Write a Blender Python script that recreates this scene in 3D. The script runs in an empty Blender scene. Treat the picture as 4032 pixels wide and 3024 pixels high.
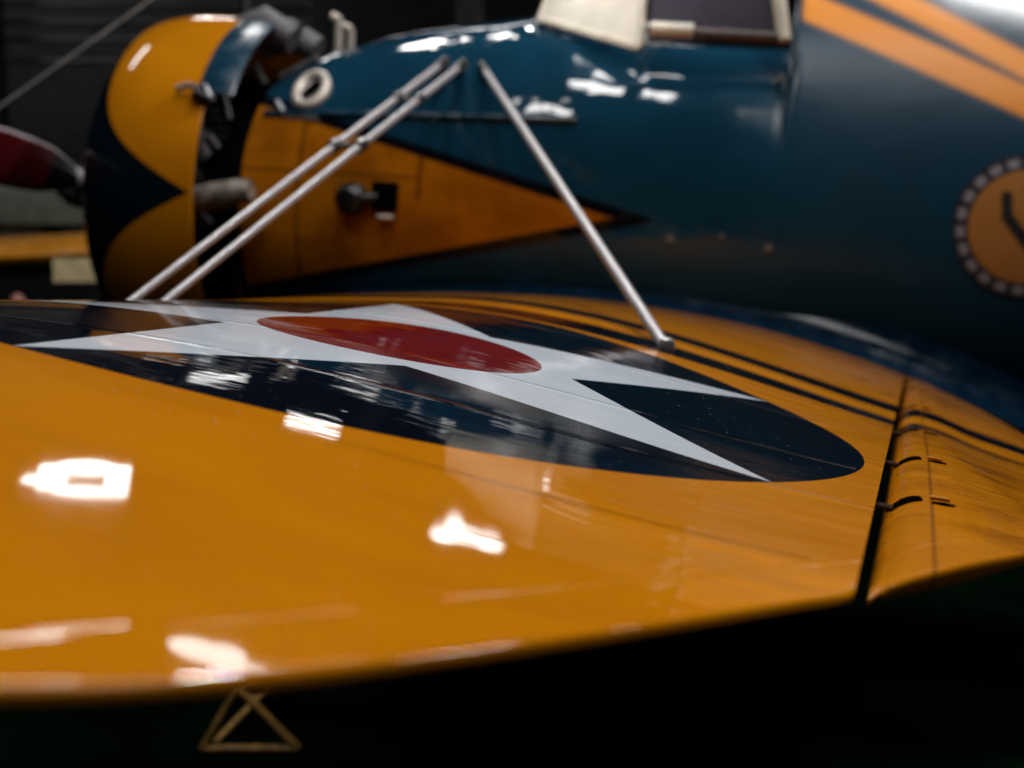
import bpy, bmesh, math, random
import numpy as np
from mathutils import Matrix, Vector
random.seed(4); rng = np.random.default_rng(7)
SC = bpy.context.scene
COL = SC.collection
PI = math.pi

# ------------------------------------------------------------------ frames
# aircraft frame: x aft, y to starboard (the photo's wing is the port wing), z up, origin at the wing star
R0 = np.array([[0.9768129, 0.2032499, 0.0672757], [-0.2035332, 0.9790644, -0.0026894], [-0.0664139, -0.0110658, 0.9977308]])
EYE = np.array([0.0, 0.0, 1.55])
EYE_F = np.array([0.377862, -1.268463, 0.126506])
def w_of(p): return R0 @ (np.asarray(p, float) - EYE_F) + EYE
def f_of(p): return R0.T @ (np.asarray(p, float) - EYE) + EYE_F
TH = math.radians(8.7)
MW = np.array([[math.cos(TH), 0, math.sin(TH)], [0, 1, 0], [-math.sin(TH), 0, math.cos(TH)]])   # wing frame -> aircraft frame
_b = f_of(w_of((-0.6, 3.1, -1.5)) * np.array([1, 1, 0])); BASE = _b

# ------------------------------------------------------------------ helpers
def empty(name, loc=(0, 0, 0), mat=None):
    o = bpy.data.objects.new(name, None); COL.objects.link(o)
    if mat is not None: o.matrix_world = mat
    else: o.location = loc
    o.empty_display_size = 0.2
    return o
def tag(o, label=None, cat=None, group=None, kind=None):
    if label: o['label'] = label
    if cat: o['category'] = cat
    if group: o['group'] = group
    if kind: o['kind'] = kind
    return o
class MB:
    def __init__(s): s.v = []; s.f = []; s.m = []; s.uv = []
    def add(s, V, Fc, mi=0, uv=None):
        o = len(s.v); V = [tuple(float(c) for c in p) for p in V]
        s.v += V; s.f += [tuple(i + o for i in q) for q in Fc]; s.m += [mi] * len(Fc)
        s.uv += ([tuple(u) for u in uv] if uv is not None else [(0, 0)] * len(V))
    def grid(s, G, mi=0, close_u=False, close_v=False, uv=None, flip=False):
        n, m = len(G), len(G[0]); V = [p for r in G for p in r]
        U = [u for r in uv for u in r] if uv is not None else None
        Fc = []
        for i in range(n if close_u else n - 1):
            for j in range(m if close_v else m - 1):
                a = i * m + j; b = i * m + (j + 1) % m; c = ((i + 1) % n) * m + (j + 1) % m; d = ((i + 1) % n) * m + j
                Fc.append((a, d, c, b) if flip else (a, b, c, d))
        s.add(V, Fc, mi, U)
    def tube(s, pts, r, n=10, mi=0, cap=True):
        pts = [np.asarray(p, float) for p in pts]
        rs = r if hasattr(r, '__len__') else [r] * len(pts)
        rings = []
        up = None
        for i, p in enumerate(pts):
            t = pts[min(i + 1, len(pts) - 1)] - pts[max(i - 1, 0)]; t = t / (np.linalg.norm(t) + 1e-12)
            if up is None:
                up = np.array([0, 0, 1.0]) if abs(t[2]) < .9 else np.array([1.0, 0, 0])
            a = np.cross(t, up); a /= np.linalg.norm(a); b = np.cross(a, t); up = b
            rings.append([p + rs[i] * (math.cos(k * 2 * PI / n) * a + math.sin(k * 2 * PI / n) * b) for k in range(n)])
        s.grid(rings, mi, close_v=True)
        if cap:
            s.add(rings[0], [tuple(range(n))], mi); s.add(rings[-1], [tuple(range(n - 1, -1, -1))], mi)
    def box(s, c, d, mi=0, ax=None):
        c = np.asarray(c, float); A = np.eye(3) if ax is None else np.asarray(ax, float)
        V = [c + A[0] * d[0] / 2 * sx + A[1] * d[1] / 2 * sy + A[2] * d[2] / 2 * sz for sx in (-1, 1) for sy in (-1, 1) for sz in (-1, 1)]
        s.add(V, [(0, 1, 3, 2), (4, 6, 7, 5), (0, 4, 5, 1), (2, 3, 7, 6), (0, 2, 6, 4), (1, 5, 7, 3)], mi)
    def lathe(s, prof, c, axis='x', n=64, mi=0, a0=0, a1=2 * PI, uv=False):
        """prof: list of (axial, radius) about an axis through c"""
        full = abs(a1 - a0 - 2 * PI) < 1e-6; G = []; U = []
        for k in range(n if full else n + 1):
            a = a0 + (a1 - a0) * k / n; row = []; ur = []
            for t, r in prof:
                d = (t, -r * math.cos(a), r * math.sin(a)) if axis == 'x' else ((r * math.cos(a), t, r * math.sin(a)) if axis == 'y' else (r * math.cos(a), r * math.sin(a), t))
                row.append((c[0] + d[0], c[1] + d[1], c[2] + d[2])); ur.append((c[0] + t, (a + PI) % (2 * PI) - PI))
            G.append(row); U.append(ur)
        s.grid(G, mi, close_u=full, uv=U)
    def build(s, name, mats, parent=None, world=False, angle=40, bevel=0):
        me = bpy.data.meshes.new(name)
        off = np.zeros(3) if (world or parent is None) else BASE
        me.from_pydata([tuple(np.array(p) - off) for p in s.v], [], s.f)
        mats = mats if isinstance(mats, (list, tuple)) else [mats]
        for m in mats: me.materials.append(m)
        me.polygons.foreach_set('material_index', s.m)
        uvl = me.uv_layers.new(name='plan')
        idx = np.zeros(len(me.loops), int); me.loops.foreach_get('vertex_index', idx)
        uvl.data.foreach_set('uv', np.array(s.uv, float)[idx].ravel())
        bm = bmesh.new(); bm.from_mesh(me); bmesh.ops.remove_doubles(bm, verts=bm.verts, dist=1e-6)
        bmesh.ops.recalc_face_normals(bm, faces=bm.faces); bm.to_mesh(me); bm.free()
        me.polygons.foreach_set('use_smooth', [True] * len(me.polygons))
        me.set_sharp_from_angle(angle=math.radians(angle))
        o = bpy.data.objects.new(name, me); COL.objects.link(o)
        if parent is not None: o.parent = parent
        if bevel:
            b = o.modifiers.new('bevel', 'BEVEL'); b.width = bevel; b.segments = 2
        return o

# ------------------------------------------------------------------ material node helpers
class NT:
    def __init__(s, name):
        s.mat = bpy.data.materials.new(name); s.mat.use_nodes = True
        s.t = s.mat.node_tree; s.b = s.t.nodes['Principled BSDF']; s.out = s.t.nodes['Material Output']
    def n(s, typ, **kw):
        nd = s.t.nodes.new(typ)
        for k, v in kw.items(): setattr(nd, k, v)
        return nd
    def link(s, a, b): s.t.links.new(a, b)
    def m(s, op, a, b=None, c=None, clamp=False):
        nd = s.n('ShaderNodeMath', operation=op, use_clamp=clamp)
        for i, x in enumerate((a, b, c)):
            if x is None: continue
            if isinstance(x, (int, float)): nd.inputs[i].default_value = x
            else: s.link(x, nd.inputs[i])
        return nd.outputs[0]
    def uv(s):
        u = s.n('ShaderNodeUVMap', uv_map='plan'); x = s.n('ShaderNodeSeparateXYZ'); s.link(u.outputs[0], x.inputs[0])
        return x.outputs[0], x.outputs[1]
    def mix(s, fac, a, b):
        nd = s.n('ShaderNodeMix', data_type='RGBA')
        if isinstance(fac, (int, float)): nd.inputs[0].default_value = fac
        else: s.link(fac, nd.inputs[0])
        for i, x in ((6, a), (7, b)):
            if isinstance(x, tuple): nd.inputs[i].default_value = (*x, 1)
            else: s.link(x, nd.inputs[i])
        return nd.outputs[2]
    def noise(s, scale, detail=3, rough=.5, vec=None, stretch=None, coord='Object'):
        nd = s.n('ShaderNodeTexNoise'); nd.inputs['Scale'].default_value = scale; nd.inputs['Detail'].default_value = detail; nd.inputs['Roughness'].default_value = rough
        tc = s.n('ShaderNodeTexCoord'); src = tc.outputs[coord]
        if stretch:
            mp = s.n('ShaderNodeMapping'); s.link(src, mp.inputs[0]); mp.inputs['Scale'].default_value = stretch; src = mp.outputs[0]
        s.link(src, nd.inputs['Vector'])
        return nd.outputs[0]
    def ramp(s, x, a, b, lo=0., hi=1.):
        nd = s.n('ShaderNodeMapRange', interpolation_type='SMOOTHSTEP'); s.link(x, nd.inputs[0])
        for i, v in zip((1, 2, 3, 4), (a, b, lo, hi)): nd.inputs[i].default_value = v
        return nd.outputs[0]
    def inr(s, x, a, b, e=0.002):
        return s.m('MULTIPLY', s.ramp(x, a - e, a + e), s.ramp(x, b - e, b + e, 1., 0.))
    def bump(s, h, strength, dist=0.01, prev=None):
        nd = s.n('ShaderNodeBump'); nd.inputs['Strength'].default_value = strength; nd.inputs['Distance'].default_value = dist; s.link(h, nd.inputs['Height'])
        if prev is not None: s.link(prev, nd.inputs['Normal'])
        return nd.outputs[0]
    def set(s, **kw):
        for k, v in kw.items():
            i = s.b.inputs[k.replace('_', ' ')]
            if isinstance(v, tuple) and len(v) == 3: i.default_value = (*v, 1)
            elif isinstance(v, (int, float, tuple)): i.default_value = v
            else: s.link(v, i)
        return s.mat
def plain(name, col, rough=.5, metal=0., spec=.5, coat=0., var=.25, scale=14):
    t = NT(name)
    nz = t.noise(scale, 4)
    c = t.mix(t.ramp(nz, .35, .7), tuple(x * (1 - var) for x in col), col)
    r = t.ramp(nz, .3, .7, max(.02, rough - .08), min(1, rough + .08))
    return t.set(Base_Color=c, Roughness=r, Metallic=metal, Specular_IOR_Level=spec, Coat_Weight=coat, Coat_Roughness=.08)

YEL = (.50, .176, .003); BLK = (.003, .0035, .006); NAVY = (.002, .0035, .008); WHT = (.50, .55, .62); RED = (.14, .005, .003); BLU = (.005, .036, .067)

# wing paint: uv 'plan' holds (x, y) in star radii
def wing_paint():
    t = NT('wing_paint'); X, Y = t.uv()
    r = t.m('SQRT', t.m('ADD', t.m('MULTIPLY', X, X), t.m('MULTIPLY', Y, Y)))
    cnt = None
    for k in range(5):
        a = 2 * PI * k / 5
        d = t.m('ADD', t.m('MULTIPLY', X, -math.cos(a)), t.m('MULTIPLY', Y, math.sin(a)))
        q = t.m('LESS_THAN', d, .309)
        cnt = q if cnt is None else t.m('ADD', cnt, q)
    star = t.m('GREATER_THAN', cnt, 3.5)
    disc = t.m('LESS_THAN', r, 1.0); red = t.m('LESS_THAN', r, .311)
    s1 = t.m('MULTIPLY', t.m('GREATER_THAN', Y, 1.03), t.m('LESS_THAN', Y, 1.30))
    s2 = t.m('MULTIPLY', t.m('GREATER_THAN', Y, 1.56), t.m('LESS_THAN', Y, 1.84))
    blot = t.noise(3.2, 5, .6, stretch=(1, 2.2, 1)); fine = t.noise(60, 3, .6, stretch=(1, 6, 1))
    fade = t.ramp(blot, .35, .75)
    yel = t.mix(fade, YEL, tuple(c * f for c, f in zip(YEL, (.86, .80, .9))))
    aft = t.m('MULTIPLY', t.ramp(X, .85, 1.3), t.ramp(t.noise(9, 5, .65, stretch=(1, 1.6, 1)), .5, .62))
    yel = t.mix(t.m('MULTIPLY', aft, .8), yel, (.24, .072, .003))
    wht = t.mix(fade, WHT, (.46, .50, .56))
    redc = t.mix(t.ramp(t.noise(22, 4, .6, stretch=(.5, 3, 1)), .45, .65), RED, (.11, .006, .005))
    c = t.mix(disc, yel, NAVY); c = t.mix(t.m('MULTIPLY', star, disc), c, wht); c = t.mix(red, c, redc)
    c = t.mix(t.m('MAXIMUM', s1, s2), c, BLK)
    speck = t.m('MULTIPLY', t.ramp(t.noise(150, 2, .6), .70, .76), t.ramp(t.noise(3.5, 3, .5), .45, .65, .1, .5))
    c = t.mix(speck, c, (.42, .42, .43))
    # skin seams: chordwise lap outboard of the star, the tip cap seam, faint lines on the aileron
    lap = t.m('MULTIPLY', t.inr(Y, -1.066, -1.060, .002), t.ramp(X, .1, .5))
    lap = t.m('MULTIPLY', lap, t.m('LESS_THAN', X, .85))
    ail = t.inr(t.m('SUBTRACT', X, t.m('MULTIPLY', Y, .128)), 1.126, 1.132, .002)
    ail = t.m('MULTIPLY', ail, t.m('GREATER_THAN', X, .95))
    c = t.mix(t.m('MULTIPLY', lap, .85), c, (.05, .015, .002)); c = t.mix(t.m('MULTIPLY', ail, .6), c, (.12, .04, .003))
    # height: oil-canning, chordwise lap ridges, tip rivet line, orange-peel and fine rubbing streaks
    ridg = None
    for y0 in (-.21, .43, .86, 1.42, -.62):
        q = t.inr(Y, y0 - .010, y0 + .010, .008); ridg = q if ridg is None else t.m('ADD', ridg, q)
    ridg = t.m('MULTIPLY', ridg, t.m('LESS_THAN', X, .97))
    tip = t.m('ADD', t.m('MULTIPLY', X, 1.31), t.m('MULTIPLY', Y, -1.0))     # grows towards the tip edge
    tipl = t.inr(tip, 2.197, 2.212, .005)
    wave = t.noise(1.1, 2, .4, stretch=(1.2, 1, 1)); peel = t.noise(26, 2, .5, stretch=(.8, 2.5, 1)); streak = t.noise(90, 4, .7, stretch=(.5, 5, 1))
    spot = t.ramp(t.noise(2.0, 2, .5), .52, .66)
    near = t.m('MAXIMUM', t.ramp(Y, -1.25, -.75), t.ramp(X, .45, .75))      # the tip cap is smoother than the panels inboard
    wave = t.m('MULTIPLY', wave, t.ramp(Y, -1.3, -.5, .25, 1.)); peel = t.m('MULTIPLY', peel, near)
    mid = t.noise(5.5, 3, .55, stretch=(.7, 2.2, 1))
    N = t.bump(wave, .13, .02); N = t.bump(t.m('MULTIPLY', mid, t.m('ADD', near, t.ramp(X, .4, .8, 0., 1.6))), .07, .01, N)
    N = t.bump(peel, .012, .01, N)
    N = t.bump(t.m('MULTIPLY', streak, t.m('MULTIPLY', spot, near)), .09, .004, N)
    N = t.bump(ridg, .35, .0025, N)
    N = t.bump(tipl, .10, .002, N); N = t.bump(t.m('ADD', lap, ail), -.5, .003, N)
    rgh = t.m('ADD', t.ramp(blot, .3, .7, .012, .03), t.m('MULTIPLY', spot, t.ramp(fine, .45, .75, 0., .06)))
    return t.set(Base_Color=c, Roughness=rgh, Normal=N, Specular_IOR_Level=.09, Coat_Weight=.0)
M_WING = wing_paint()

# fuselage paint: uv holds (x, z) of the aircraft frame
def fuselage_paint():
    t = NT('fuselage_paint'); X, Z = t.uv()
    blot = t.noise(2.6, 4, .55)
    blue = t.mix(t.ramp(blot, .35, .7), BLU, tuple(c * .8 for c in BLU))
    # flash: wedge from the nose to a point at x=-.10, z=.175
    k = t.m('MULTIPLY', t.m('SUBTRACT', -.10, X), .245)
    d = t.m('SUBTRACT', t.m('ABSOLUTE', t.m('SUBTRACT', Z, .178)), k)
    inside = t.ramp(d, -.006, .006, 1., 0.); edge = t.ramp(d, .028, .046, 1., 0.)
    edge = t.m('MULTIPLY', edge, t.m('LESS_THAN', X, .02))
    yel = t.mix(t.ramp(t.noise(4, 5, .65), .35, .7), (.37, .120, .003), (.24, .072, .003))
    seam = t.inr(X, -1.165, -1.150, .006)
    seam = t.m('MAXIMUM', seam, t.m('MULTIPLY', t.inr(X, -.745, -.728, .006), t.m('GREATER_THAN', Z, .2)))
    seam = t.m('MAXIMUM', seam, t.m('MULTIPLY', t.inr(Z, .262, .272, .006), t.m('LESS_THAN', X, -.73)))
    yel = t.mix(t.m('MULTIPLY', seam, .6), yel, (.03, .012, .003))
    c = t.mix(edge, blue, BLK); c = t.mix(inside, c, yel)
    # two soft orange bands sweeping down the rear decking
    def band(x0, z0, x1, z1, wd, e):
        nx, nz = (z0 - z1), (x1 - x0); L = math.hypot(nx, nz); nx /= L; nz /= L
        q = t.m('ADD', t.m('MULTIPLY', t.m('SUBTRACT', X, x0), nx), t.m('MULTIPLY', t.m('SUBTRACT', Z, z0), nz))
        return t.inr(q, 0., wd, e)
    gate = t.ramp(X, .41, .44)
    b1 = t.m('MULTIPLY', band(.411, .834, 1.104, .555, .092, .016), gate); b2 = t.m('MULTIPLY', band(.716, .863, 1.092, .672, .075, .02), gate)
    c = t.mix(t.m('MAXIMUM', b1, b2), c, (.70, .25, .03))
    wave = t.noise(2.3, 3, .5, stretch=(1, 1, 1.2)); fine = t.noise(70, 2, .5)
    N = t.bump(t.m('MULTIPLY', wave, t.ramp(X, -.1, .45, 1., .2)), .9, .03); N = t.bump(fine, .02, .01, N)
    return t.set(Base_Color=c, Roughness=t.m('ADD', t.ramp(blot, .3, .7, .04, .08), t.m('ADD', t.ramp(X, .05, .6, 0., .26), t.ramp(Z, .0, .16, .35, 0.))), Normal=N, Specular_IOR_Level=t.ramp(Z, .0, .16, .08, .42))   # belly gloss lowered to hold back the wing's reflection
M_FUS = fuselage_paint()

def cowl_paint():
    t = NT('cowl_paint'); X, A = t.uv()
    aa = t.m('ABSOLUTE', A)
    lim = t.m('SUBTRACT', -1.478, t.m('MULTIPLY', t.m('TANH', t.m('DIVIDE', aa, .285)), .368))
    d = t.m('SUBTRACT', X, lim)
    blot = t.noise(3, 4, .5)
    yel = t.mix(t.ramp(blot, .4, .7), YEL, tuple(c * .85 for c in YEL))
    c = t.mix(t.ramp(d, -.004, .004), BLK, yel); c = t.mix(t.ramp(d, -.03, -.022), (.0015, .007, .013), c)
    N = t.bump(t.noise(2.0, 2, .5), .15, .02)
    return t.set(Base_Color=c, Roughness=t.ramp(blot, .3, .7, .05, .09), Normal=N)
M_COWL = cowl_paint()
M_YEL = plain('yellow_paint', YEL, .2); M_BLUE = plain('blue_paint', BLU, .25); M_BLACK = plain('black_paint', (.004, .004, .005), .35)
M_DARKMETAL = plain('engine_metal', (.035, .033, .032), .42, .7, var=.5, scale=40)
M_STEEL = plain('polished_steel', (.62, .62, .64), .28, .9); M_WIRE = plain('wire_steel', (.30, .283, .298), .45, .1, var=.15, scale=60)
M_CREAM = plain('cream_frame', (.60, .56, .46), .4); M_RUBBER = plain('tyre_rubber', (.012, .012, .012), .75); M_PALE = plain('pale_metal', (.62, .55, .48), .4, .3)
M_BRK = plain('bracket_paint', (.05, .02, .003), .6, spec=.1); M_CAV = plain('dark_cavity', (.002, .002, .002), .95, spec=0.)

# ------------------------------------------------------------------ fighter aircraft
mw = Matrix(R0.tolist()).to_4x4(); mw.translation = Vector(w_of(BASE).tolist())
PLANE = empty('fighter_aircraft', mat=mw)
tag(PLANE, 'vintage low wing fighter with blue fuselage, yellow ring cowl and star painted yellow wing', 'aircraft')

S = 0.5
PK, PXC, PT, PK3, PM = 0.0676125, 0.2428786, 0.7582663, -0.0619248, 0.0011115
_rt = np.polyfit([-.95, -.6, -.237, .052, .336, .626, .922, 1.21], [-.30, -.19, -.118, -.080, -.062, -.082, -.116, -.180], 4)
def zs(x, y):
    """upper skin height (wing frame, metres)"""
    X = x / S; Y = y / S; Yc = np.clip(Y, -1.3, 1.3)
    x0 = X - PXC; x0c = np.clip(x0, -1.6, 1.0)
    z = -PK * (1 + PT * Yc) * x0c ** 2 - PK3 * x0c ** 3 + PK * PXC ** 2 - PM * Yc * Yc
    sl = -2 * PK * (1 + PT * Yc) * x0c - 3 * PK3 * x0c ** 2
    z = S * (z + np.where(x0 > 1.0, np.minimum(sl, -.06), sl) * (x0 - x0c))
    q = np.clip(-.35 - X, 0, .95); z = z + S * .17 * (1 + .42 * np.clip(Y, -1, 1.3)) * q * q
    b = np.clip((y - .7) / (2.5 - .7), 0, None); b = np.where(b < 1, b ** 1.4, 1.0)
    xr = np.clip(x, -.95, 1.3)
    zr = np.polyval(_rt, xr) + (x - xr) * -.22
    return z * (1 - b) + zr * b
def catmull(P, n=14):
    P = [np.array(p, float) for p in P]; P = [2 * P[0] - P[1]] + P + [2 * P[-1] - P[-2]]; out = []
    for i in range(1, len(P) - 2):
        for k in range(n):
            t = k / n; a, b, c, d = P[i - 1:i + 3]
            out.append(.5 * ((2 * b) + (c - a) * t + (2 * a - 5 * b + 4 * c - d) * t * t + (3 * b - a - 3 * c + d) * t ** 3))
    out.append(P[-2]); return np.array(out)
OUT = catmull([(-1.62, 6.3), (-1.58, 5.2), (-1.45, 2.6), (-1.30, .6), (-1.22, -.3), (-1.10, -1.0), (-.90, -1.55), (-.62, -1.92), (-.30, -2.12), (0.0, -2.10),
               (.20, -1.99), (.327, -1.899), (.433, -1.796), (.558, -1.639), (.729, -1.41), (.906, -1.175), (1.017, -1.026), (1.149, -.803), (1.33, -.45), (1.52, .05), (1.70, .8), (1.86, 2.0), (1.95, 4.0), (2.0, 6.3)])
itip = int(np.argmin(OUT[:, 1])); YT = OUT[itip, 1]
le = OUT[:itip + 1][::-1]; te = OUT[itip:]
def LE(Y): return np.interp(Y, le[:, 1], le[:, 0])
def TE(Y): return np.interp(Y, te[:, 1], te[:, 0])
def HX(Y): return 1.045 + .128 * Y          # aileron hinge gap, forward edge
def dist_out(X, Y):
    P = np.stack([X, Y], -1).reshape(-1, 2); A = OUT[:-1]; Bv = OUT[1:] - A; L2 = (Bv ** 2).sum(1); best = np.full(len(P), 1e9)
    for a, b, l in zip(A, Bv, L2):
        t = np.clip(((P - a) @ b) / l, 0, 1); best = np.minimum(best, np.hypot(*(P - a - t[:, None] * b).T))
    return best.reshape(X.shape)
def skin(X, Y):
    """upper and lower skin points in the aircraft frame for plan coordinates in star radii"""
    x, y = X * S, Y * S; d = dist_out(X, Y) * S
    front = np.clip((LE(Y) + .55 - X) / .5, 0, 1)
    r = .0045 + .024 * front
    q = np.clip(1 - d / r, 0, 1); zu = zs(x, y) - r * (1 - np.sqrt(np.clip(1 - q * q, 0, 1)))
    tm = .075 + .03 * np.clip(Y, -2, 5.5)
    zl = zs(x, y) - r - tm * np.clip(.6 + .2 * Y, .5, 1.4) * (1 - np.exp(-d / .12)) * np.clip((TE(Y) + .05 - X) / 1.2, 0.02, 1) ** .7
    up = np.stack([x, y, zu], -1) @ MW.T; lo = np.stack([x, y, zl], -1) @ MW.T
    return up, lo
YA1 = 4.75                                     # inboard end of the aileron
def wing_mesh():
    rows = list(YT + .004 + (1.3) * (np.linspace(0, 1, 70) ** 1.7)) + list(np.linspace(YT + 1.33, YA1 - .01, 130)) + [YA1 - .001, YA1 + .001] + list(np.linspace(YA1 + .05, 6.3, 14))
    s = np.concatenate([.06 * np.linspace(0, 1, 16) ** 1.4, np.linspace(.06, .94, 90)[1:], 1 - .06 * np.linspace(1, 0, 16)[1:] ** 1.4])
    Y = np.array(rows)[:, None] * np.ones(len(s)); a = LE(Y[:, :1]); b = TE(Y[:, :1]); b = np.where(Y[:, :1] < YA1, np.minimum(b, HX(Y[:, :1])), b)
    X = a + (b - a) * s[None, :]
    up, lo = skin(X, Y); uv = np.stack([X, Y], -1)
    m = MB(); m.grid(up, 0, uv=uv); m.grid(lo, 1, uv=uv, flip=True)
    m.grid(np.stack([up[:, 0], lo[:, 0]], 1), 0, uv=np.stack([uv[:, 0], uv[:, 0]], 1)); m.grid(np.stack([up[:, -1], lo[:, -1]], 1), 1, uv=np.stack([uv[:, -1], uv[:, -1]], 1), flip=True)
    m.grid(np.stack([up[0], lo[0]], 0), 0, uv=np.stack([uv[0], uv[0]], 0))
    return m
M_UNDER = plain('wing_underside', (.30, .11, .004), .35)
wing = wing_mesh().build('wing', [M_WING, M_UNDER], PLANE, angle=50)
wing['label'] = 'yellow wing with white star, red centre disc and two black stripes'

NOSE = .026
def ail_surf(X, Y, lift=0.):
    x, y = X * S, Y * S
    up, lo = skin(X, Y)
    dd = (X - HX(Y)) * S - .0085
    q = np.clip(1 - dd / NOSE, 0, 1)
    nd = np.clip(.3 * (TE(Y) - HX(Y)) * S, .006, NOSE)
    bulge = .007 * np.exp(-((dd - .05) / .05) ** 2) - .002 * np.clip(dd / .4, 0, 1) - nd * (1 - np.sqrt(np.clip(1 - q * q, 0, 1)))
    up = up + (bulge + lift)[..., None] * MW[:, 2]
    return up, lo
def aileron_mesh():
    rows = np.concatenate([-1.165 + .35 * np.linspace(0, 1, 20) ** 1.5, np.linspace(-.80, YA1 - .03, 150)])
    s = np.concatenate([np.linspace(0, .30, 28), np.linspace(.30, .96, 26)[1:], np.linspace(.96, 1, 8)[1:]])
    Y = rows[:, None] * np.ones(len(s)); a = HX(Y[:, :1]) + .017; b = np.maximum(TE(Y[:, :1]), a + .012)
    X = a + (b - a) * s[None, :] ** 1.15
    up, lo = ail_surf(X, Y)
    lo = np.minimum(lo, up - .004 * MW[:, 2] * np.array([0, 0, 1])) if False else lo
    gap = ((up - lo) @ MW[:, 2])
    lo = lo + np.minimum(gap - .004, 0)[..., None] * MW[:, 2]
    uv = np.stack([X, Y], -1); m = MB(); m.grid(up, 0, uv=uv); m.grid(lo, 1, uv=uv, flip=True)
    for e, mi in ((0, 0), (-1, 0)):
        m.grid(np.stack([up[:, e], lo[:, e]], 1), mi, uv=np.stack([uv[:, e], uv[:, e]], 1))
        m.grid(np.stack([up[e], lo[e]], 0), mi, uv=np.stack([uv[e], uv[e]], 0))
    return m
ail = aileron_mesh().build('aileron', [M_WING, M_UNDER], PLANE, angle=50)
for y0, wd in ((-.497, .032), (.115, .032), (.95, .028), (2.0, .03), (3.3, .03)):
    m = MB(); s = np.linspace(0, 1, 14)
    Yg = y0 + np.linspace(-wd, wd, 3)[:, None] * np.ones(14) * (1 - .5 * s[None, :] ** 3)
    Xg = HX(y0) + .024 + .044 * s[None, :] * np.ones((3, 1))
    up, _ = ail_surf(Xg, Yg, .0016); lo, _ = ail_surf(Xg, Yg, -.003)
    m.grid(up); m.grid(np.stack([up[0], lo[0]], 0)); m.grid(np.stack([up[-1], lo[-1]], 0)); m.grid(np.stack([up[:, 0], lo[:, 0]], 1)); m.grid(np.stack([up[:, -1], lo[:, -1]], 1))
    m.build('hinge_slot', M_CAV, ail)
    m = MB(); s = np.linspace(0, 1, 8)
    Xg = HX(y0) + .080 + .036 * s[None, :] * np.ones((3, 1)); Yg = y0 - .03 + np.linspace(-.010, .010, 3)[:, None] * np.sin(PI * np.clip(s, .08, .92))[None, :]
    up, _ = ail_surf(Xg, Yg, .0014); m.grid(up); lo, _ = ail_surf(Xg, Yg, -.003); m.grid(np.stack([up[0], lo[0]], 0)); m.grid(np.stack([up[-1], lo[-1]], 0))
    m.build('inspection_slit', M_CAV, ail)
    m = MB(); s = np.linspace(0, 1, 6)
    Xg = HX(y0) + .084 + .03 * s[None, :] * np.ones((4, 1)); Yg = y0 + .012 + np.linspace(0, .022, 4)[:, None] * np.ones(6)
    up, _ = ail_surf(Xg, Yg, .0022); lo, _ = ail_surf(Xg, Yg, -.003); up = up.copy()
    m.grid(up, uv=np.stack([Xg, Yg], -1)); m.grid(np.stack([up[0], lo[0]], 0)); m.grid(np.stack([up[-1], lo[-1]], 0)); m.grid(np.stack([up[:, 0], lo[:, 0]], 1)); m.grid(np.stack([up[:, -1], lo[:, -1]], 1))
    m.build('slit_lip', M_YEL, ail)
    m = MB()
    for dy in (-.008, .010):
        a, _ = skin(np.array([[HX(y0) - .004]]), np.array([[y0 + dy]])); b, _ = ail_surf(np.array([[HX(y0) + .075]]), np.array([[y0 + dy - .01]]), -.012)
        m.tube([a[0, 0] - np.array([0, 0, .007]), b[0, 0]], .0022, 6)
    m.build('hinge_bracket', M_BRK, ail)

# starboard wing: plain mirror about the centre line y=3.1 (mostly hidden by the fuselage)
def mirror_mesh(o, name, mats):
    me = o.data.copy(); me.name = name
    co = np.zeros(len(me.vertices) * 3); me.vertices.foreach_get('co', co); co = co.reshape(-1, 3); co[:, 1] = 2 * (3.1 - BASE[1]) - co[:, 1] + .0
    me.vertices.foreach_set('co', co.ravel()); me.flip_normals(); me.update()
    q = bpy.data.objects.new(name, me); COL.objects.link(q); q.parent = PLANE; return q
mirror_mesh(wing, 'wing', None); mirror_mesh(ail, 'aileron', None)

# ---- fuselage body
YC, ZC = 3.1, .17
def prof(x, tab): return np.interp(x, [a for a, _ in tab], [b for _, b in tab])
ZT = [(-1.37, .63), (-1.19, .725), (-.93, .797), (-.74, .83), (-.47, .866), (-.28, .836), (-.10, .790), (-.06, .782), (.395, .782), (.42, 1.12), (.8, 1.11), (1.3, 1.02), (2.0, .83), (3.0, .62), (4.4, .42)]
ZB = [(-1.37, -.33), (-1.19, -.38), (-.9, -.43), (0, -.47), (1.2, -.44), (2, -.36), (3, -.2), (4.4, .12)]
HW = [(-1.37, .50), (-1.19, .52), (-.9, .535), (-.4, .54), (.4, .54), (1.2, .475), (2, .37), (3, .24), (4.4, .07)]
NT_ = [(-1.37, 2.0), (-.6, 2.05), (-.1, 2.6), (.39, 2.6), (.42, 2.0), (1.2, 2.0), (4.4, 2.0)]
def fus_pt(x, a, off=0.):
    """a: 0 = port side (towards the wing in view), 90 deg = top"""
    hw = prof(x, HW); zt = prof(x, ZT) - ZC; zb = ZC - prof(x, ZB); n = prof(x, NT_)
    ca, sa = math.cos(a), math.sin(a)
    k = 2 / n if sa > 0 else 1.0
    y = -(hw + off) * math.copysign(abs(ca) ** k, ca); z = (zt + off if sa > 0 else zb + off) * math.copysign(abs(sa) ** k, sa)
    return np.array([x, YC + y, ZC + z])
def fus_y(x, z):
    """port skin y at height z"""
    hw = prof(x, HW); n = prof(x, NT_)
    if z > ZC: return YC - hw * max(0, 1 - ((z - ZC) / (prof(x, ZT) - ZC)) ** n) ** (1 / n)
    return YC - hw * math.sqrt(max(0, 1 - ((ZC - z) / (ZC - prof(x, ZB))) ** 2))
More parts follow.
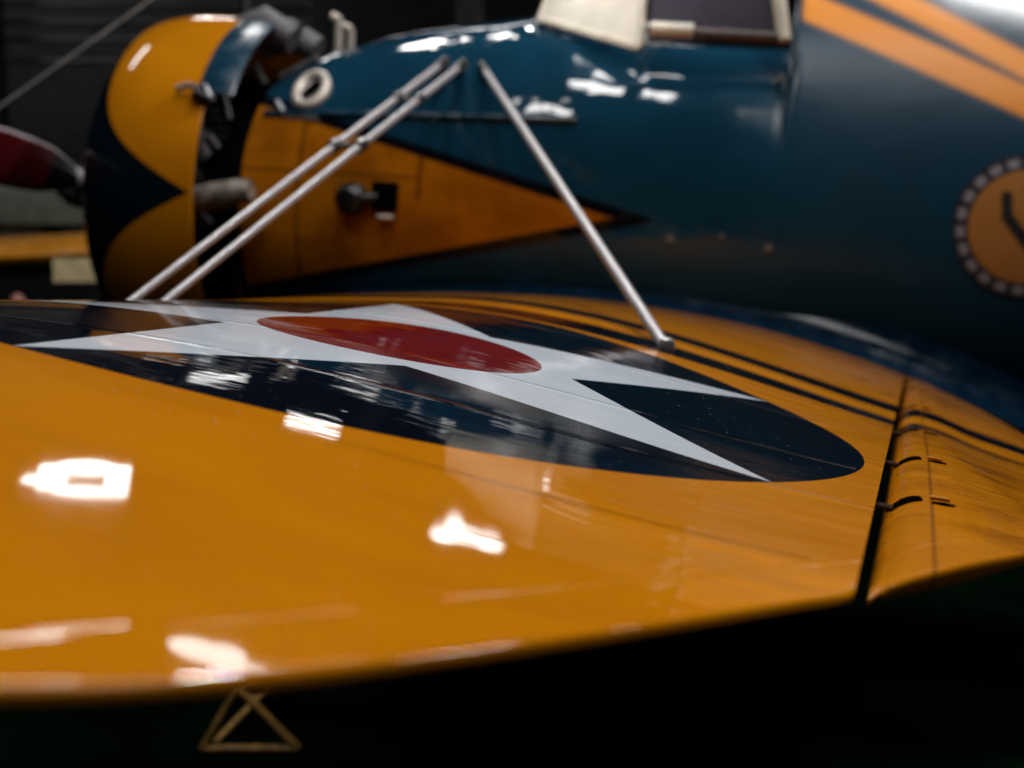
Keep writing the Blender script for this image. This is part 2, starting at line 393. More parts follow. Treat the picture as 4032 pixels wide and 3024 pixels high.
xs = np.concatenate([np.linspace(-1.37, .38, 90), [.395, .40, .41, .42, .44], np.linspace(.5, 4.4, 70)])
G = []; U = []; NA = 120
for x in xs:
    row = [fus_pt(x, k * 2 * PI / NA) for k in range(NA)]; G.append(row); U.append([(q[0], q[2]) for q in row])
m = MB(); m.grid(G, 0, close_v=True, uv=U); m.add(G[0], [tuple(range(NA))], 1, U[0]); m.add(G[-1], [tuple(range(NA))], 0, U[-1])
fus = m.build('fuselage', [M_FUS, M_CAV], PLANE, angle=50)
fus['label'] = 'blue fuselage with yellow flash running back from the nose'

def on_side(x, z, out=.0): return np.array([x, fus_y(x, z) - out, z])
# side rail (lap line) along the fuselage
m = MB(); m.tube([on_side(x, prof(x, [(-1.35, .455), (-.45, .475), (-.24, .479)]), .004) for x in np.linspace(-1.33, -.24, 40)], .012, 8)
m.build('side_rail', M_BLUE, PLANE)
# gun port ring with dark oval mouth
def disc_on(x0, z0, rx, rz, r0, nseg=48, out=.004, rings=4, rot=0.):
    G = []; U = []
    for i in range(rings + 1):
        q = r0 + (1 - r0) * i / rings; row = []; ur = []
        for k in range(nseg):
            a = 2 * PI * k / nseg; u, v = rx * q * math.cos(a), rz * q * math.sin(a)
            xx = x0 + u * math.cos(rot) - v * math.sin(rot); zz = z0 + u * math.sin(rot) + v * math.cos(rot)
            row.append(on_side(xx, zz, out)); ur.append(((xx - x0) / rx, (zz - z0) / rz))
        G.append(row); U.append(ur)
    return G, U
m = MB(); pts = [on_side(-1.175 + .055 * math.cos(a), .545 + .058 * math.sin(a), .006) for a in np.linspace(0, 2 * PI, 33)]
m.tube(pts, .017, 10, cap=False); port = m.build('gun_port_ring', M_PALE, PLANE)
G, U = disc_on(-1.175, .545, .05, .052, .02, out=.003); m = MB(); m.grid(G, close_v=True, uv=U); m.build('backing', M_STEEL, port)
G, U = disc_on(-1.172, .548, .040, .020, .02, out=.009, rot=.75); m = MB(); m.grid(G, close_v=True, uv=U); m.build('gun_port', M_CAV, port)
# vents on the flash
p = on_side(-.846, .20, .0)
m = MB(); m.box(p + np.array([0, -.002, 0]), (.085, .05, .095)); m.build('vent', M_CAV, PLANE, bevel=.006)
m = MB(); m.box(p + np.array([.008, -.02, -.066]), (.05, .02, .014)); m.build('vent_lip', M_CREAM, PLANE, bevel=.004)
p = on_side(-.958, .186, 0)
m = MB(); m.lathe([(-.07, .001), (-.068, .03), (-.05, .048), (0, .055), (.05, .055)], p, 'y', 24); m.tube([p + np.array([.03, -.035, 0]), p + np.array([.09, -.02, .01])], .018, 10); m.build('exhaust_stub', M_BLACK, PLANE)
m = MB(); m.tube([on_side(-1.30, .50, .005), on_side(-1.24, .45, .004), on_side(-1.12, .445, .004)], .010, 8); m.build('latch', M_STEEL, PLANE)
M_DULL = plain('dull_fastener', (.12, .13, .14), .7, spec=.1)
# fasteners
for (x, z, rx, rz) in ((.085, .128, .014, .014), (.242, .146, .010, .010), (.386, .120, .014, .013), (.379, .646, .016, .017)):
    G, U = disc_on(x, z, rx, rz, .02, 20, .006, 2); m = MB(); m.grid(G, close_v=True, uv=U); m.build('fastener', M_DULL, PLANE)
# squadron emblem
def emblem_mat():
    t = NT('emblem_paint'); X, Z = t.uv()
    r = t.m('SQRT', t.m('ADD', t.m('MULTIPLY', X, X), t.m('MULTIPLY', Z, Z))); a = t.m('ARCTAN2', Z, X)
    ang = t.m('MULTIPLY', t.m('SINE', t.m('MULTIPLY', a, 11.0)), 1.0)       # 22 pale knots round the rim
    kn = t.m('MULTIPLY', t.ramp(t.m('ABSOLUTE', ang), .1, .95), t.ramp(t.m('ABSOLUTE', t.m('SUBTRACT', r, .885)), .0, .11, 1., 0.))
    c = t.mix(kn, (.012, .012, .018), (.25, .235, .27))
    c = t.mix(t.ramp(r, .74, .82, 1., 0.), c, (.36, .15, .035))
    def stroke(x0, z0, x1, z1, w):
        L2 = (x1 - x0) ** 2 + (z1 - z0) ** 2
        h = t.m('DIVIDE', t.m('ADD', t.m('MULTIPLY', t.m('SUBTRACT', X, x0), x1 - x0), t.m('MULTIPLY', t.m('SUBTRACT', Z, z0), z1 - z0)), L2, clamp=True)
        dx = t.m('SUBTRACT', t.m('SUBTRACT', X, x0), t.m('MULTIPLY', h, x1 - x0)); dz = t.m('SUBTRACT', t.m('SUBTRACT', Z, z0), t.m('MULTIPLY', h, z1 - z0))
        return t.ramp(t.m('SQRT', t.m('ADD', t.m('MULTIPLY', dx, dx), t.m('MULTIPLY', dz, dz))), w * .5, w * 1.5, 1., 0.)
    fig = None
    for q in ((-.30, .40, -.27, .12, .075), (-.27, .12, .05, -.25, .085), (.05, -.25, .45, -.05, .085), (.0, .50, .25, .15, .06), (.25, .15, .10, -.25, .06), (.35, .45, .45, -.05, .06)):
        d = stroke(*q); fig = d if fig is None else t.m('MAXIMUM', fig, d)
    c = t.mix(fig, c, (.016, .018, .02))
    return t.set(Base_Color=c, Roughness=.35)
G, U = disc_on(1.131, .234, .214, .214, .001, 72, .003, 10); m = MB(); m.grid(G, close_v=True, uv=U)
m.build('emblem', emblem_mat(), PLANE)['label'] = 'round orange emblem with knotted rim on the blue side'

# wing root fillet
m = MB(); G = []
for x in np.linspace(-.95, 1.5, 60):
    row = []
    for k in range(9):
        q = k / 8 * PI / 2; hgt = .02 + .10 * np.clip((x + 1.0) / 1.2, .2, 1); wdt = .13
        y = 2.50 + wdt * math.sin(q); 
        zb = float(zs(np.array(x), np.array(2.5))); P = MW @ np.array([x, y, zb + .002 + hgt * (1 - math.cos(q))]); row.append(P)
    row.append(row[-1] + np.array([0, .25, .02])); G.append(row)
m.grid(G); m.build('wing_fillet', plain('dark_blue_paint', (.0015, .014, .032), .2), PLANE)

# cockpit windshield
def bar(m, pts, r=.013): m.tube(pts, r, 8)
A0 = np.array([-.424, 2.82, .822]); A1 = np.array([-.063, 2.60, .708]); A2 = np.array([-.068, 2.64, .925]); A3 = np.array([-.395, 2.84, .93])
C0 = np.array([-.424, 3.38, .822]); C1 = np.array([-.063, 3.60, .708]); C2 = np.array([-.068, 3.56, .925]); C3 = np.array([-.395, 3.36, .93])
B1 = np.array([.375, 2.60, .745]); B2 = np.array([.335, 2.64, .93]); D1 = np.array([.375, 3.60, .745]); D2 = np.array([.30, 3.5, 1.13])
ws = MB()
for q in ([A0, A1], [A1, A2], [A2, A3], [A3, A0], [C0, C1], [C1, C2], [C2, C3], [C3, C0], [A0, C0], [A3, C3], [A2, C2]): bar(ws, q)
ws = ws.build('windshield_frame', M_CREAM, PLANE)
t = NT('glare_glazing'); M_GLARE = t.set(Base_Color=t.mix(t.ramp(t.noise(5, 3), .4, .7), (.64, .60, .52), (.52, .49, .43)), Roughness=.25, Transmission_Weight=.05)  # pale base colour paints lamp glare onto the glass
t = NT('dark_glazing'); M_GLASS = t.set(Base_Color=(.045, .04, .055), Roughness=.18)
def pane(q, th=.004):
    m = MB(); q = [np.asarray(p) for p in q]; nrm = np.cross(q[1] - q[0], q[2] - q[0]); nrm = nrm / np.linalg.norm(nrm) * th
    V = q + [p + nrm for p in q]; n = len(q); m.add(V, [tuple(range(n)), tuple(range(2 * n - 1, n - 1, -1))] + [(i, (i + 1) % n, n + (i + 1) % n, n + i) for i in range(n)]); return m
pane([A0, A1, A2, A3]).build('pane', M_GLARE, ws); pane([C0, C1, C2, C3]).build('pane', M_GLARE, ws); pane([A0, A3, C3, C0]).build('pane', M_GLARE, ws)
m = MB(); bar(m, [B1, B2], .022); m.build('canopy_post', M_CREAM, PLANE)
m = MB(); m.tube([np.array([-.03, 2.59, .765]), np.array([.10, 2.585, .762])], .022, 12); m.build('coaming_pad', M_CREAM, PLANE)
m = MB(); m.tube([np.array([.10, 2.60, .758]), np.array([.36, 2.60, .752])], .018, 12); m.build('coaming', plain('leather', (.05, .03, .025), .6), PLANE)
pane([A1 + [.02, .03, .02], B1 + [-.01, .03, .01], B2 + [0, .03, 0], A2 + [.02, .03, 0]]).build('side_pane', M_GLASS, PLANE)
# gunsight fittings on the deck
for x, y, h in ((-1.20, 3.02, .11), (-1.14, 2.98, .05)):
    z = prof(x, ZT); m = MB(); m.tube([(x, y, z - .02), (x, y, z + h)], .014, 10); m.tube([(x, y, z + h), (x - .03, y, z + h + .012)], .016, 10); m.build('gunsight_post', M_PALE, PLANE)
m = MB(); m.tube([fus_pt(x, math.radians(66), .008) for x in np.linspace(-1.36, -1.22, 6)], .016, 8); m.build('deck_trim', M_STEEL, PLANE)

# ---- cowl ring, engine, propeller
ring = [(-1.47, .655), (-1.60, .663), (-1.72, .662), (-1.82, .645), (-1.872, .616), (-1.905, .580), (-1.915, .545), (-1.908, .52), (-1.885, .51), (-1.83, .53), (-1.72, .585), (-1.58, .628), (-1.475, .648)]
pr = catmull(ring + [ring[0]], 6); m = MB(); m.lathe([(a, b) for a, b in pr], (0, YC, ZC), 'x', 144, uv=True)
cowl = m.build('engine_cowl', M_COWL, PLANE, angle=60); cowl['label'] = 'yellow ring cowl with dark pointed wedge on its side'
m = MB(); pp = [(-1.500, .664), (-1.46, .669), (-1.42, .666), (-1.378, .652), (-1.378, .645), (-1.42, .658), (-1.46, .660), (-1.500, .656)]
m.lathe(pp + [pp[0]], (0, YC, ZC), 'x', 60, a0=math.radians(30), a1=math.radians(150))
for a in (30, 150):
    a = math.radians(a); m.add([(t, YC - r * math.cos(a), ZC + r * math.sin(a)) for t, r in pp], [tuple(range(len(pp)))])
cp = m.build('cowl_panel', M_BLUE, PLANE)
a = math.radians(30); q = np.array([-1.49, YC - .675 * math.cos(a), ZC + .675 * math.sin(a)])
m = MB(); m.tube([q + [-.075, -.004, .0], q + [-.03, -.01, .012], q + [.02, -.008, .004]], .011, 10); m.tube([q + [.02, -.008, .012], q + [.045, 0, -.035]], .015, 10); m.build('latch', M_STEEL, cp)
# engine
m = MB(); m.lathe([(-2.02, .02), (-2.0, .14), (-1.92, .19), (-1.62, .22), (-1.5, .30), (-1.37, .32), (-1.35, .02)], (0, YC, ZC), 'x', 48); eng = m.build('engine', M_DARKMETAL, PLANE)
for k in range(9):
    a = 2 * PI * k / 9 + PI / 2; ax = np.array([0, -math.cos(a), math.sin(a)]); c = np.array([-1.74, YC, ZC]); m = MB(); pts = []; rs = []
    for i in range(26):
        t_ = .20 + .40 * i / 25; pts.append(c + ax * t_); rs.append((.098 if i % 2 else .080) if t_ < .5 else .105 - .05 * max(0, (t_ - .55) / .05))
    m.tube(pts, rs, 20)
    for sx in (-.05, .07):
        m.tube([c + ax * .56 + [sx, 0, 0], c + ax * .625 + [sx + .05 * np.sign(sx), 0, 0]], .032, 10); m.tube([c + ax * .2 + [sx - .09, 0, 0], c + ax * .57 + [sx - .09, 0, 0]], .012, 8)
    m.build('cylinder', M_DARKMETAL, eng)
m = MB(); cx_, cz_ = -1.42, ZC + .60
for yy in (2.92, 3.16):
    m.tube([(-1.56, yy, cz_ - .02), (-1.44, yy, cz_ + .02), (-1.33, yy, cz_ - .03)], [.05, .062, .05], 14)
m.build('rocker_box', plain('grey_casting', (.12, .115, .12), .55, .3), eng)
for (p0, p1, r) in (((-1.50, 2.50, .50), (-1.44, 2.52, .47), .022), ((-1.46, 2.62, .52), (-1.42, 2.60, .42), .018), ((-1.47, 2.55, .36), (-1.44, 2.56, .32), .02), ((-1.46, 2.52, .10), (-1.43, 2.52, .07), .02), ((-1.40, 2.74, .62), (-1.37, 2.76, .56), .02)):
    m = MB(); m.tube([p0, p1], r, 12); m.build('engine_fitting', M_DARKMETAL, eng)
m = MB(); m.tube([(-1.52, 2.56, .145), (-1.42, 2.52, .165), (-1.33, 2.51, .185), (-1.29, 2.51, .19)], [.045, .046, .042, .036], 18, cap=False)
m.tube([(-1.52, 2.56, .145), (-1.42, 2.52, .165), (-1.33, 2.51, .185), (-1.29, 2.51, .19)], [.040, .041, .037, .031], 18); m.build('exhaust_pipe', plain('exhaust_metal', (.42, .37, .32), .45, .5, var=.5, scale=25), PLANE)
# propeller: hub, polished shanks and painted blades
m = MB(); m.lathe([(-2.36, .001), (-2.35, .04), (-2.30, .075), (-2.24, .085), (-2.16, .08), (-2.10, .10), (-1.98, .10)], (0, YC, ZC), 'x', 32); prop = m.build('propeller', M_STEEL, PLANE)
def blade_paint():
    t = NT('blade_paint'); R, q = t.uv()
    c = t.mix(t.m('GREATER_THAN', R, .335), (.006, .005, .006), (.10, .005, .008))
    c = t.mix(t.m('LESS_THAN', t.m('ADD', R, t.m('MULTIPLY', q, -.02)), .16), c, (.70, .68, .68)); c = t.mix(t.m('GREATER_THAN', q, .90), c, (.50, .45, .47))  # pale upper edge is the metal edge's highlight put into the colour
    return t.set(Base_Color=c, Roughness=.3)
M_BLADE = blade_paint()
for sgn in (-1, 1):
    G = []; U = []
    for i in range(50):
        rr = .08 + 1.2 * i / 49
        ch = float(np.interp(rr, [.08, .14, .22, .33, .45, .6, .9, 1.15, 1.24, 1.28], [.055, .075, .12, .172, .19, .20, .18, .14, .09, .01]))
        th = float(np.interp(rr, [.08, .14, .3, .6, 1.28], [.055, .05, .028, .018, .006]))
        tw = float(np.interp(rr, [.08, .3, .7, 1.28], [80, 74, 68, 62])) * PI / 180
        zc = ZC + .02 + .10 * rr * (1 if sgn < 0 else -1); row = []; ur = []
        for k in range(24):
            a = 2 * PI * k / 24; u, v = ch / 2 * math.cos(a), th / 2 * math.sin(a)
            row.append((-2.2 + u * math.cos(tw) + v * math.sin(tw), YC + sgn * rr, zc + u * math.sin(tw) - v * math.cos(tw))); ur.append((rr, math.cos(a)))
        G.append(row); U.append(ur)
    m = MB(); m.grid(G, close_v=True, uv=U); m.add(G[-1], [tuple(range(24))], 0, U[-1]); m.build('blade', M_BLADE, prop)

# ---- bracing wires with their fairleads
def wires(p, q, r0, r1, name='bracing_wire'):
    p, q = np.asarray(p), np.asarray(q); m = MB(); n = 24
    m.tube([p + (q - p) * k / n for k in range(n + 1)], [r0 + (r1 - r0) * k / n for k in range(n + 1)], 10); return m.build(name, M_WIRE, PLANE)
foot = [np.array([-.657, .577, -.023]), np.array([-.586, .577, -.017]), np.array([.245, .577, -.040])]
for q in foot:
    w0 = MW.T @ q; q[2] = (MW @ np.array([w0[0], w0[1], float(zs(np.array(w0[0]), np.array(w0[1])))]))[2]
topp = [np.array([-.714, 2.68, .645]), np.array([-.651, 2.68, .640]), np.array([-.574, 2.68, .635])]
for a, b in zip(topp[:2], foot[:2]):
    w_ = wires(a, b, .0112, .0070)
    for fr in (.245, .50):
        c = a + (b - a) * fr; d = (b - a) / np.linalg.norm(b - a); m = MB(); m.tube([c - d * .022, c + d * .022], .0165, 12); m.build('clamp', M_BLACK, w_)
for fr in (.245, .50):
    m = MB(); c0 = topp[0] + (foot[0] - topp[0]) * fr; c1 = topp[1] + (foot[1] - topp[1]) * fr; m.tube([c0, c1], .007, 8); m.build('wire_spreader', M_BLACK, PLANE)
wires(topp[2], foot[2], .0112, .0098)
for p, q in zip(topp, foot):
    dr = (q - p) / np.linalg.norm(q - p); m = MB(); m.tube([p - dr * .05, p + dr * .03, p + dr * .06], [.017, .017, .0125], 12); m.tube([p + dr * .012 + [0, 0, -.02], p + dr * .012 + [0, 0, .02]], .007, 8); m.build('wire_lug', M_DARKMETAL, PLANE)
m = MB(); m.lathe([(-.016, .001), (-.012, .010), (0, .0135), (.012, .010), (.016, .001)], foot[2] + np.array([0, .002, .003]), 'z', 16); m.build('wire_fitting', M_WIRE, PLANE)

# ---- undercarriage under the wing
for side in (-1, 1):
    ax = f_of(np.array([-.572, 3.75, .33])); ax[1] = 3.1 + side * abs(3.1 - ax[1])
    if side > 0: ax[2] += .03
    m = MB(); m.lathe([(-.08, .15), (-.085, .20), (-.075, .27), (-.04, .32), (0, .33), (.04, .32), (.075, .27), (.085, .20), (.08, .15)], ax, 'y', 56); wh = m.build('wheel', M_RUBBER, PLANE)
    m = MB(); m.lathe([(-.086, .155), (-.094, .150), (-.094, .140), (-.07, .135), (-.06, .02), (.06, .02), (.07, .135), (.094, .140), (.094, .150), (.086, .155)], ax, 'y', 48); m.build('rim', plain('rim_metal', (.10, .10, .105), .5, .4), wh)
    m = MB(); m.tube([ax + [0, 0, .0], ax + [.05, 0, .35], ax + [.08, 0, .78]], [.04, .06, .07], 14); m.build('gear_leg', M_BLUE, PLANE)
# fin beyond the picture's right edge
m = MB(); m.add([(3.5, 3.09, .5), (4.5, 3.09, .40), (4.6, 3.095, 1.2), (4.1, 3.095, 1.35), (3.5, 3.11, .5), (4.5, 3.11, .40), (4.6, 3.105, 1.2), (4.1, 3.105, 1.35)], [(0, 1, 2, 3), (7, 6, 5, 4), (0, 4, 5, 1), (1, 5, 6, 2), (2, 6, 7, 3), (3, 7, 4, 0)]); m.build('fin', M_BLUE, PLANE)

# ------------------------------------------------------------------ setting
t = NT('floor_paint'); nz = t.noise(1.4, 5, .6)
M_FLOOR = t.set(Base_Color=t.mix(t.ramp(nz, .35, .7), (.0006, .0022, .0010), (.002, .0085, .004)), Roughness=t.ramp(t.noise(6, 4), .3, .7, .5, .75), Specular_IOR_Level=.0)
m = MB(); m.add([(-30, -8, 0), (30, -8, 0), (30, 40, 0), (-30, 40, 0)], [(0, 1, 2, 3)]); tag(m.build('floor', M_FLOOR), kind='structure')

M_WALL = plain('wall_panel', (.003, .0033, .006), .7); M_PANEL = plain('grey_panel', (.10, .10, .10), .7); M_RAIL = plain('rail_paint', (.08, .08, .09), .6, var=.6, scale=3); M_POST = plain('post_paint', (.004, .004, .006), .6)
WY = 15.0
m = MB(); m.box((0, WY + .2, 5), (60, .3, 10)); wall = m.build('hangar_wall', M_WALL)
tag(wall, 'dark hangar wall with grey panels, rails and posts behind the nose', 'wall')
for z in (3.62, 3.30, 3.05, 2.42, 2.22, 2.06, 1.90, 1.70):
    m = MB(); m.tube([(-14, WY - .12, z), (-2.5, WY - .12, z)], .035 if z > 2.9 else .028, 8); m.build('rail', M_RAIL, wall)
for x0, x1 in ((-9.0, -5.72), (-5.30, -3.6)):
    m = MB(); m.box(((x0 + x1) / 2, WY, 2.73), (x1 - x0, .06, .46)); m.build('panel', M_PANEL, wall)
for x in (-5.5, -1.0):
    m = MB(); m.box((x, WY - .25, 4), (.24, .24, 8)); m.build('post', M_POST, wall)
m = MB(); m.tube([(-6.9, WY - .2, 2.45), (-6.2, WY - .2, 3.1)], .10, 8); m.build('brace', M_POST, wall)
for x1 in (-6.4, -4.6):
    m = MB(); m.tube([(-5.5, WY - .3, 3.7), (x1, WY - .3, 4.4)], .03, 8); m.build('brace', M_RAIL, wall)

# steel cable slung across the hangar
a = np.array([-2.107, 5.103, 2.060]); b = np.array([-1.488, 5.158, 2.495]); d = (b - a)
m = MB(); m.tube([a + d * k for k in np.linspace(-4.68, 1.62, 40)], .0052, 8); cable = m.build('steel_cable', plain('cable_steel', (.34, .32, .30), .6))
tag(cable, 'thin grey steel cable slanting up past the yellow cowl', 'cable')
q = a + d * 1.62
m = MB(); m.tube([(q[0], q[1], 0), (q[0], q[1], q[2] + .03)], .025, 12); pole = m.build('added_pole', M_POST)  # pole added so the cable ends clear of the wing's reflection
tag(pole, 'added black pole behind the engine holding the top end of the steel cable', 'pole')

# wheel chock of welded tube on the floor
c0 = np.array([-.925, 3.47, .016]); c1 = np.array([-.640, 3.47, .016]); c2 = np.array([-.815, 3.47, .205]); back = np.array([.045, .12, 0])
ch = empty('wheel_chock', ((c0 + c1) / 2 + back / 2) * np.array([1, 1, 0]))
def wmesh(m, name, mat, par):
    o = m.build(name, mat, None); o.parent = par; o.matrix_parent_inverse = Matrix.Translation(-par.location); return o
M_CHOCK = plain('chipped_yellow', (.62, .34, .09), .5, var=.5, scale=40)
m = MB()
for q in ((c0, c1), (c1, c2), (c2, c0)): m.tube(q, .0115, 10)
wmesh(m, 'frame', M_CHOCK, ch)
q1 = c0 + np.array([.12, .26, .062]); q2 = c2 + np.array([.08, .22, -.02])
m = MB(); m.tube([c0 + [.03, .02, .008], q1], .009, 10); wmesh(m, 'strut', M_CHOCK, ch)
m = MB(); m.tube([q1 + [-.03, 0, 0], q1 + [.06, .01, 0]], .007, 10); wmesh(m, 'crossbar', M_CHOCK, ch)
m = MB(); m.tube([c2, q2, q1 + [.01, 0, 0]], .006, 8); wmesh(m, 'rear_stay', M_CHOCK, ch)
tag(ch, 'small triangular tube wheel chock standing under the wing tip', 'wheel chock')

# other aircraft parked beyond the nose
ga = empty('parked_aircraft', (-3.6, 8.6, 0))
M_GREY = plain('grey_green_paint', (.12, .13, .105), .5)
m = MB(); G = []
for x in np.linspace(-7.5, -2.55, 24):
    q = np.clip((x + 7.5) / .8, .1, 1) ** .5; G.append([(x, 8.7 - .45 * q * math.cos(k * PI / 16), 1.62 + .34 * q * math.sin(k * PI / 16)) for k in range(32)])
m.grid(G, close_v=True); m.add(G[-1], [tuple(range(32))]); m.add(G[0], [tuple(range(32))]); wmesh(m, 'body', M_GREY, ga)
m = MB(); m.box((-4.9, 8.235, 1.585), (4.8, .03, .022)); wmesh(m, 'panel_seam', M_CAV, ga)
m = MB(); m.box((-3.08, 8.22, 1.535), (.13, .05, .035)); wmesh(m, 'vent', M_CAV, ga)
for x in (-3.9, -6.3):
    m = MB(); m.tube([(x, 8.75, 0), (x, 8.75, 1.4)], .06, 12); wmesh(m, 'gear_leg', M_BLACK, ga)
tag(ga, 'grey green aircraft body parked behind the red and black propeller', 'aircraft')
yw = empty('parked_wing', (-3.4, 7.1, 0))
m = MB(); G = []
for x in np.linspace(-6.5, -2.30, 20):
    z0 = 1.40 + .055 * (x + 2.95); q = 1 if x < -2.5 else .9
    G.append([(x, 7.5 - .62 * q * math.cos(2 * PI * k / 28), z0 + .125 * q * math.sin(2 * PI * k / 28)) for k in range(28)])
m.grid(G, close_v=True); m.add(G[-1], [tuple(range(28))]); m.add(G[0], [tuple(range(28))]); wmesh(m, 'panel', plain('orange_yellow_paint', (.62, .24, .012), .3), yw)
for x in (-3.3, -5.6):
    m = MB(); m.tube([(x, 7.4, 0), (x, 7.4, 1.28)], .04, 10); wmesh(m, 'trestle', M_BLACK, yw)
tag(yw, 'orange yellow wing on trestles low behind the black nose ring', 'wing')
pl = empty('placard', (-2.33, 6.5, 0))
m = MB(); m.box((-2.33, 6.5, 1.345), (.225, .02, .125)); wmesh(m, 'sign_panel', plain('cream_card', (.80, .66, .36), .5), pl)
m = MB(); m.tube([(-2.33, 6.52, 0), (-2.33, 6.52, 1.30)], .02, 10); wmesh(m, 'post', M_BLACK, pl)
tag(pl, 'blank cream placard beneath the orange yellow wing', 'placard')

bp = empty('barrier_post', (-2.46, 6.05, 0))
m = MB(); m.lathe([(-.05, .001), (-.04, .022), (-.015, .036), (.012, .036), (.035, .022), (.045, .001)], (-2.46, 6.05, 1.20), 'z', 24); wmesh(m, 'knob', plain('pink_knob', (.50, .20, .17), .5), bp)
m = MB(); m.tube([(-2.46, 6.05, 0), (-2.46, 6.05, 1.17)], .018, 12); wmesh(m, 'post', M_BLACK, bp)
tag(bp, 'barrier post with a dull pink knob just above the wing at far left', 'post')

# ------------------------------------------------------------------ light
wd = bpy.data.worlds.new('World'); SC.world = wd; wd.use_nodes = True
wd.node_tree.nodes['Background'].inputs[0].default_value = (.35, .45, .7, 1); wd.node_tree.nodes['Background'].inputs[1].default_value = .002
def lamp(name, loc, aim, size, power, col=(1, .95, .88), spread=180, shape='RECTANGLE', sy=None):
    l = bpy.data.lights.new(name, 'AREA'); l.shape = shape; l.size = size; l.size_y = sy or size; l.energy = power; l.color = col; l.spread = math.radians(spread)
    o = bpy.data.objects.new(name, l); COL.objects.link(o); o.location = loc
    o.rotation_euler = (Vector(aim) - Vector(loc)).to_track_quat('-Z', 'Y').to_euler(); return o
#LAMPS
DAY = (1, .97, .93)
def hi(name, loc, w, h, rad, aim=(0, .8, 1.4), col=(1, .98, .96), roll=0., shape='RECTANGLE', off=(0, 0)):
    o = lamp(name, loc, aim, w, rad * PI * w * h * (1 if shape == 'RECTANGLE' else PI / 4), col, sy=h, shape=shape)
    o.rotation_euler = (o.rotation_euler.to_matrix() @ Matrix.Rotation(math.radians(roll), 3, 'Z')).to_euler()
    o.location = o.location + o.rotation_euler.to_matrix() @ Vector((off[0], off[1], 0)); return o
# spots above the cockpit: they light the port side and blaze in its curve
hi('ceiling_or_added_lamp', (-.2, 2.47, 5.5), .85, .6, 30, aim=(.0, 3.4, 1.6))
hi('ceiling_or_added_lamp', (.43, 3.6, 5.5), .85, .6, 28, aim=(.3, 3.2, 1.6))
hi('ceiling_or_added_lamp', (-1.58, .94, 5.5), .6, .5, 28, aim=(.1, 3.9, 1.9))
hi('ceiling_or_added_lamp', (2.9, 3.75, 5.5), .6, .6, 105, aim=(1.6, 3.9, 2.2))
hi('ceiling_or_added_lamp', (1.8, .5, 6.0), 2.2, 1.7, 4.2, aim=(1.1, 3.7, 2.0))
lamp('ceiling_or_added_lamp', (.0, 7.3, 6.4), (.1, .7, 1.4), .4, 14, DAY, spread=38)      # the main light, beyond the fuselage
lamp('ceiling_or_added_lamp', (-1.2, 6.3, 5.5), (-.5, 4.2, 1.6), .5, 30, DAY)
lamp('ceiling_or_added_lamp', (-2.6, 1.2, 5.2), (.27, 4.0, 2.36), .2, 1.0, DAY, spread=10)  # added spot, no fixture known, brightens the windshield pane
lamp('ceiling_or_added_lamp', (-6.5, 10.5, 6.5), (-6.5, 15, 2.6), .8, 80, DAY)  # added lamp that lifts the hangar wall out of the dark
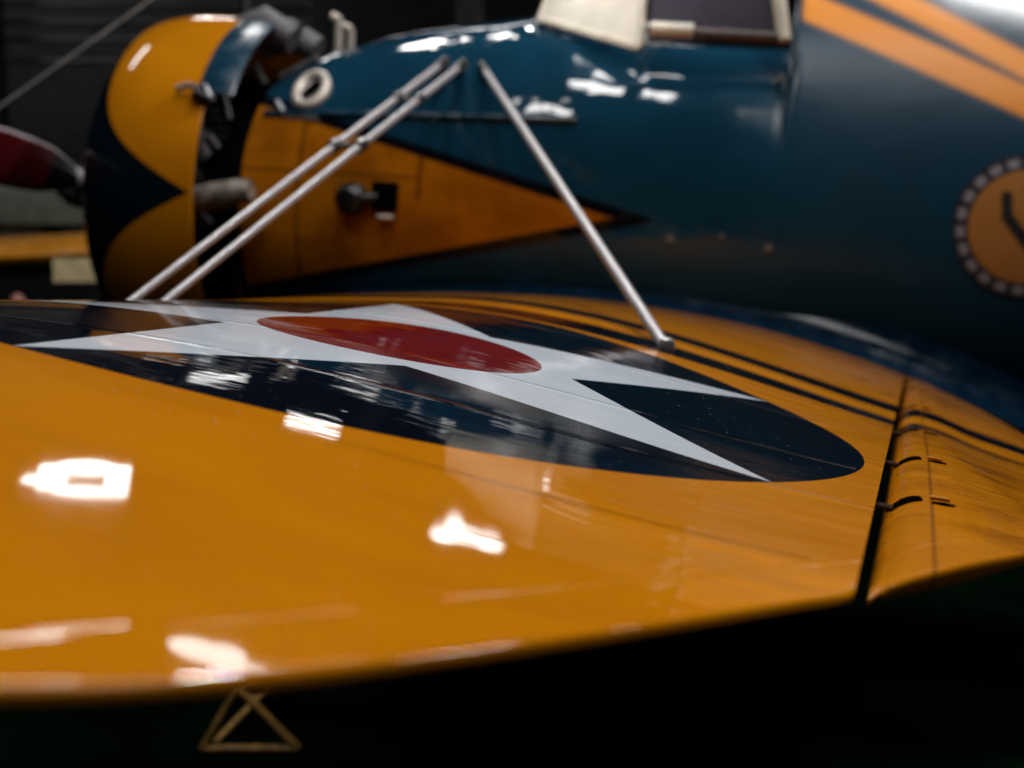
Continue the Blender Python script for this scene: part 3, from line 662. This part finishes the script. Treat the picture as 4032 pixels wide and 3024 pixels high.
# far fixtures mirrored in the wing
RL = 14
def panel(c, parts, rad, roll):
    for u, v, w, h, shp in parts: hi('ceiling_or_added_lamp', c, w, h, rad, roll=roll, shape=shp, off=(u, v))
R_, E_ = 'RECTANGLE', 'ELLIPSE'
panel((-2.52, 10.54, 5.5), [(-.29, 0, .20, .30, R_), (.27, -.01, .24, .26, R_), (-.01, .115, .56, .11, E_), (-.01, -.115, .56, .15, E_), (.44, .02, .18, .09, E_)], 16, RL)
panel((.86, 12.0, 4.96), [(-.22, .03, .26, .13, E_), (.04, 0, .44, .10, E_), (.22, .03, .22, .12, E_), (.10, -.06, .16, .12, E_)], 14, RL + 6)
panel((-.30, 8.5, 5.50), [(-.52, -.01, .46, .11, E_), (-.16, .02, .50, .11, E_), (.20, .0, .46, .13, E_), (.50, -.05, .46, .15, E_), (.30, -.09, .26, .10, E_)], 14, RL - 6)
hi('ceiling_or_added_lamp', (-1.0, 13.2, 5.1), .6, .06, 16, roll=RL - 8)
hi('ceiling_or_added_lamp', (1.75, 13.0, 4.45), .5, .10, 10, roll=RL - 8)
hi('ceiling_or_added_lamp', (1.95, 13.5, 4.0), .36, .22, 3, col=(.8, .87, 1), roll=RL)
hi('ceiling_or_added_lamp', (-2.4, 13.5, 4.8), .7, .14, 4, roll=RL)
hi('ceiling_or_added_lamp', (.8, 14.0, 3.55), .5, .07, 24, roll=RL); hi('ceiling_or_added_lamp', (-1.5, 13.6, 4.15), .45, .08, 14, roll=RL); hi('ceiling_or_added_lamp', (-.4, 13.8, 3.75), .4, .06, 16, roll=RL)
for q in ((4.9, 12.6, 4.05), (5.4, 12.2, 4.2)): hi('ceiling_or_added_lamp', q, .5, .05, 30)
hi('ceiling_or_added_lamp', (3.5, 13.2, 4.35), .6, .06, 16)
hi('ceiling_or_added_lamp', (4.2, 12.5, 4.1), .4, .15, 14)
hi('ceiling_or_added_lamp', (3.76, 5.03, 5.5), .9, .1, 16)
hi('ceiling_or_added_lamp', (-3.5, 5.5, 5.5), 1.2, .10, 22, aim=(-1.27, 4.2, 2.1))
#END
# ------------------------------------------------------------------ camera
cd = bpy.data.cameras.new('camera'); cam = bpy.data.objects.new('camera', cd); COL.objects.link(cam)
cam.location = EYE; cam.rotation_euler = (PI / 2 - 0.12486671, 0, 0)
cd.sensor_width = 36; cd.lens = 36 * 2625.085 / 2212; cd.clip_start = .02; cd.clip_end = 200
cd.dof.use_dof = True; cd.dof.focus_distance = 1.15; cd.dof.aperture_fstop = 4.1
SC.camera = cam
SC.view_settings.view_transform = 'Standard'; SC.view_settings.look = 'None'; SC.view_settings.gamma = 1; SC.view_settings.exposure = 0
SC.view_settings.use_curve_mapping = False
SC.render.engine = 'CYCLES'; SC.cycles.use_denoising = True; SC.cycles.max_bounces = 8
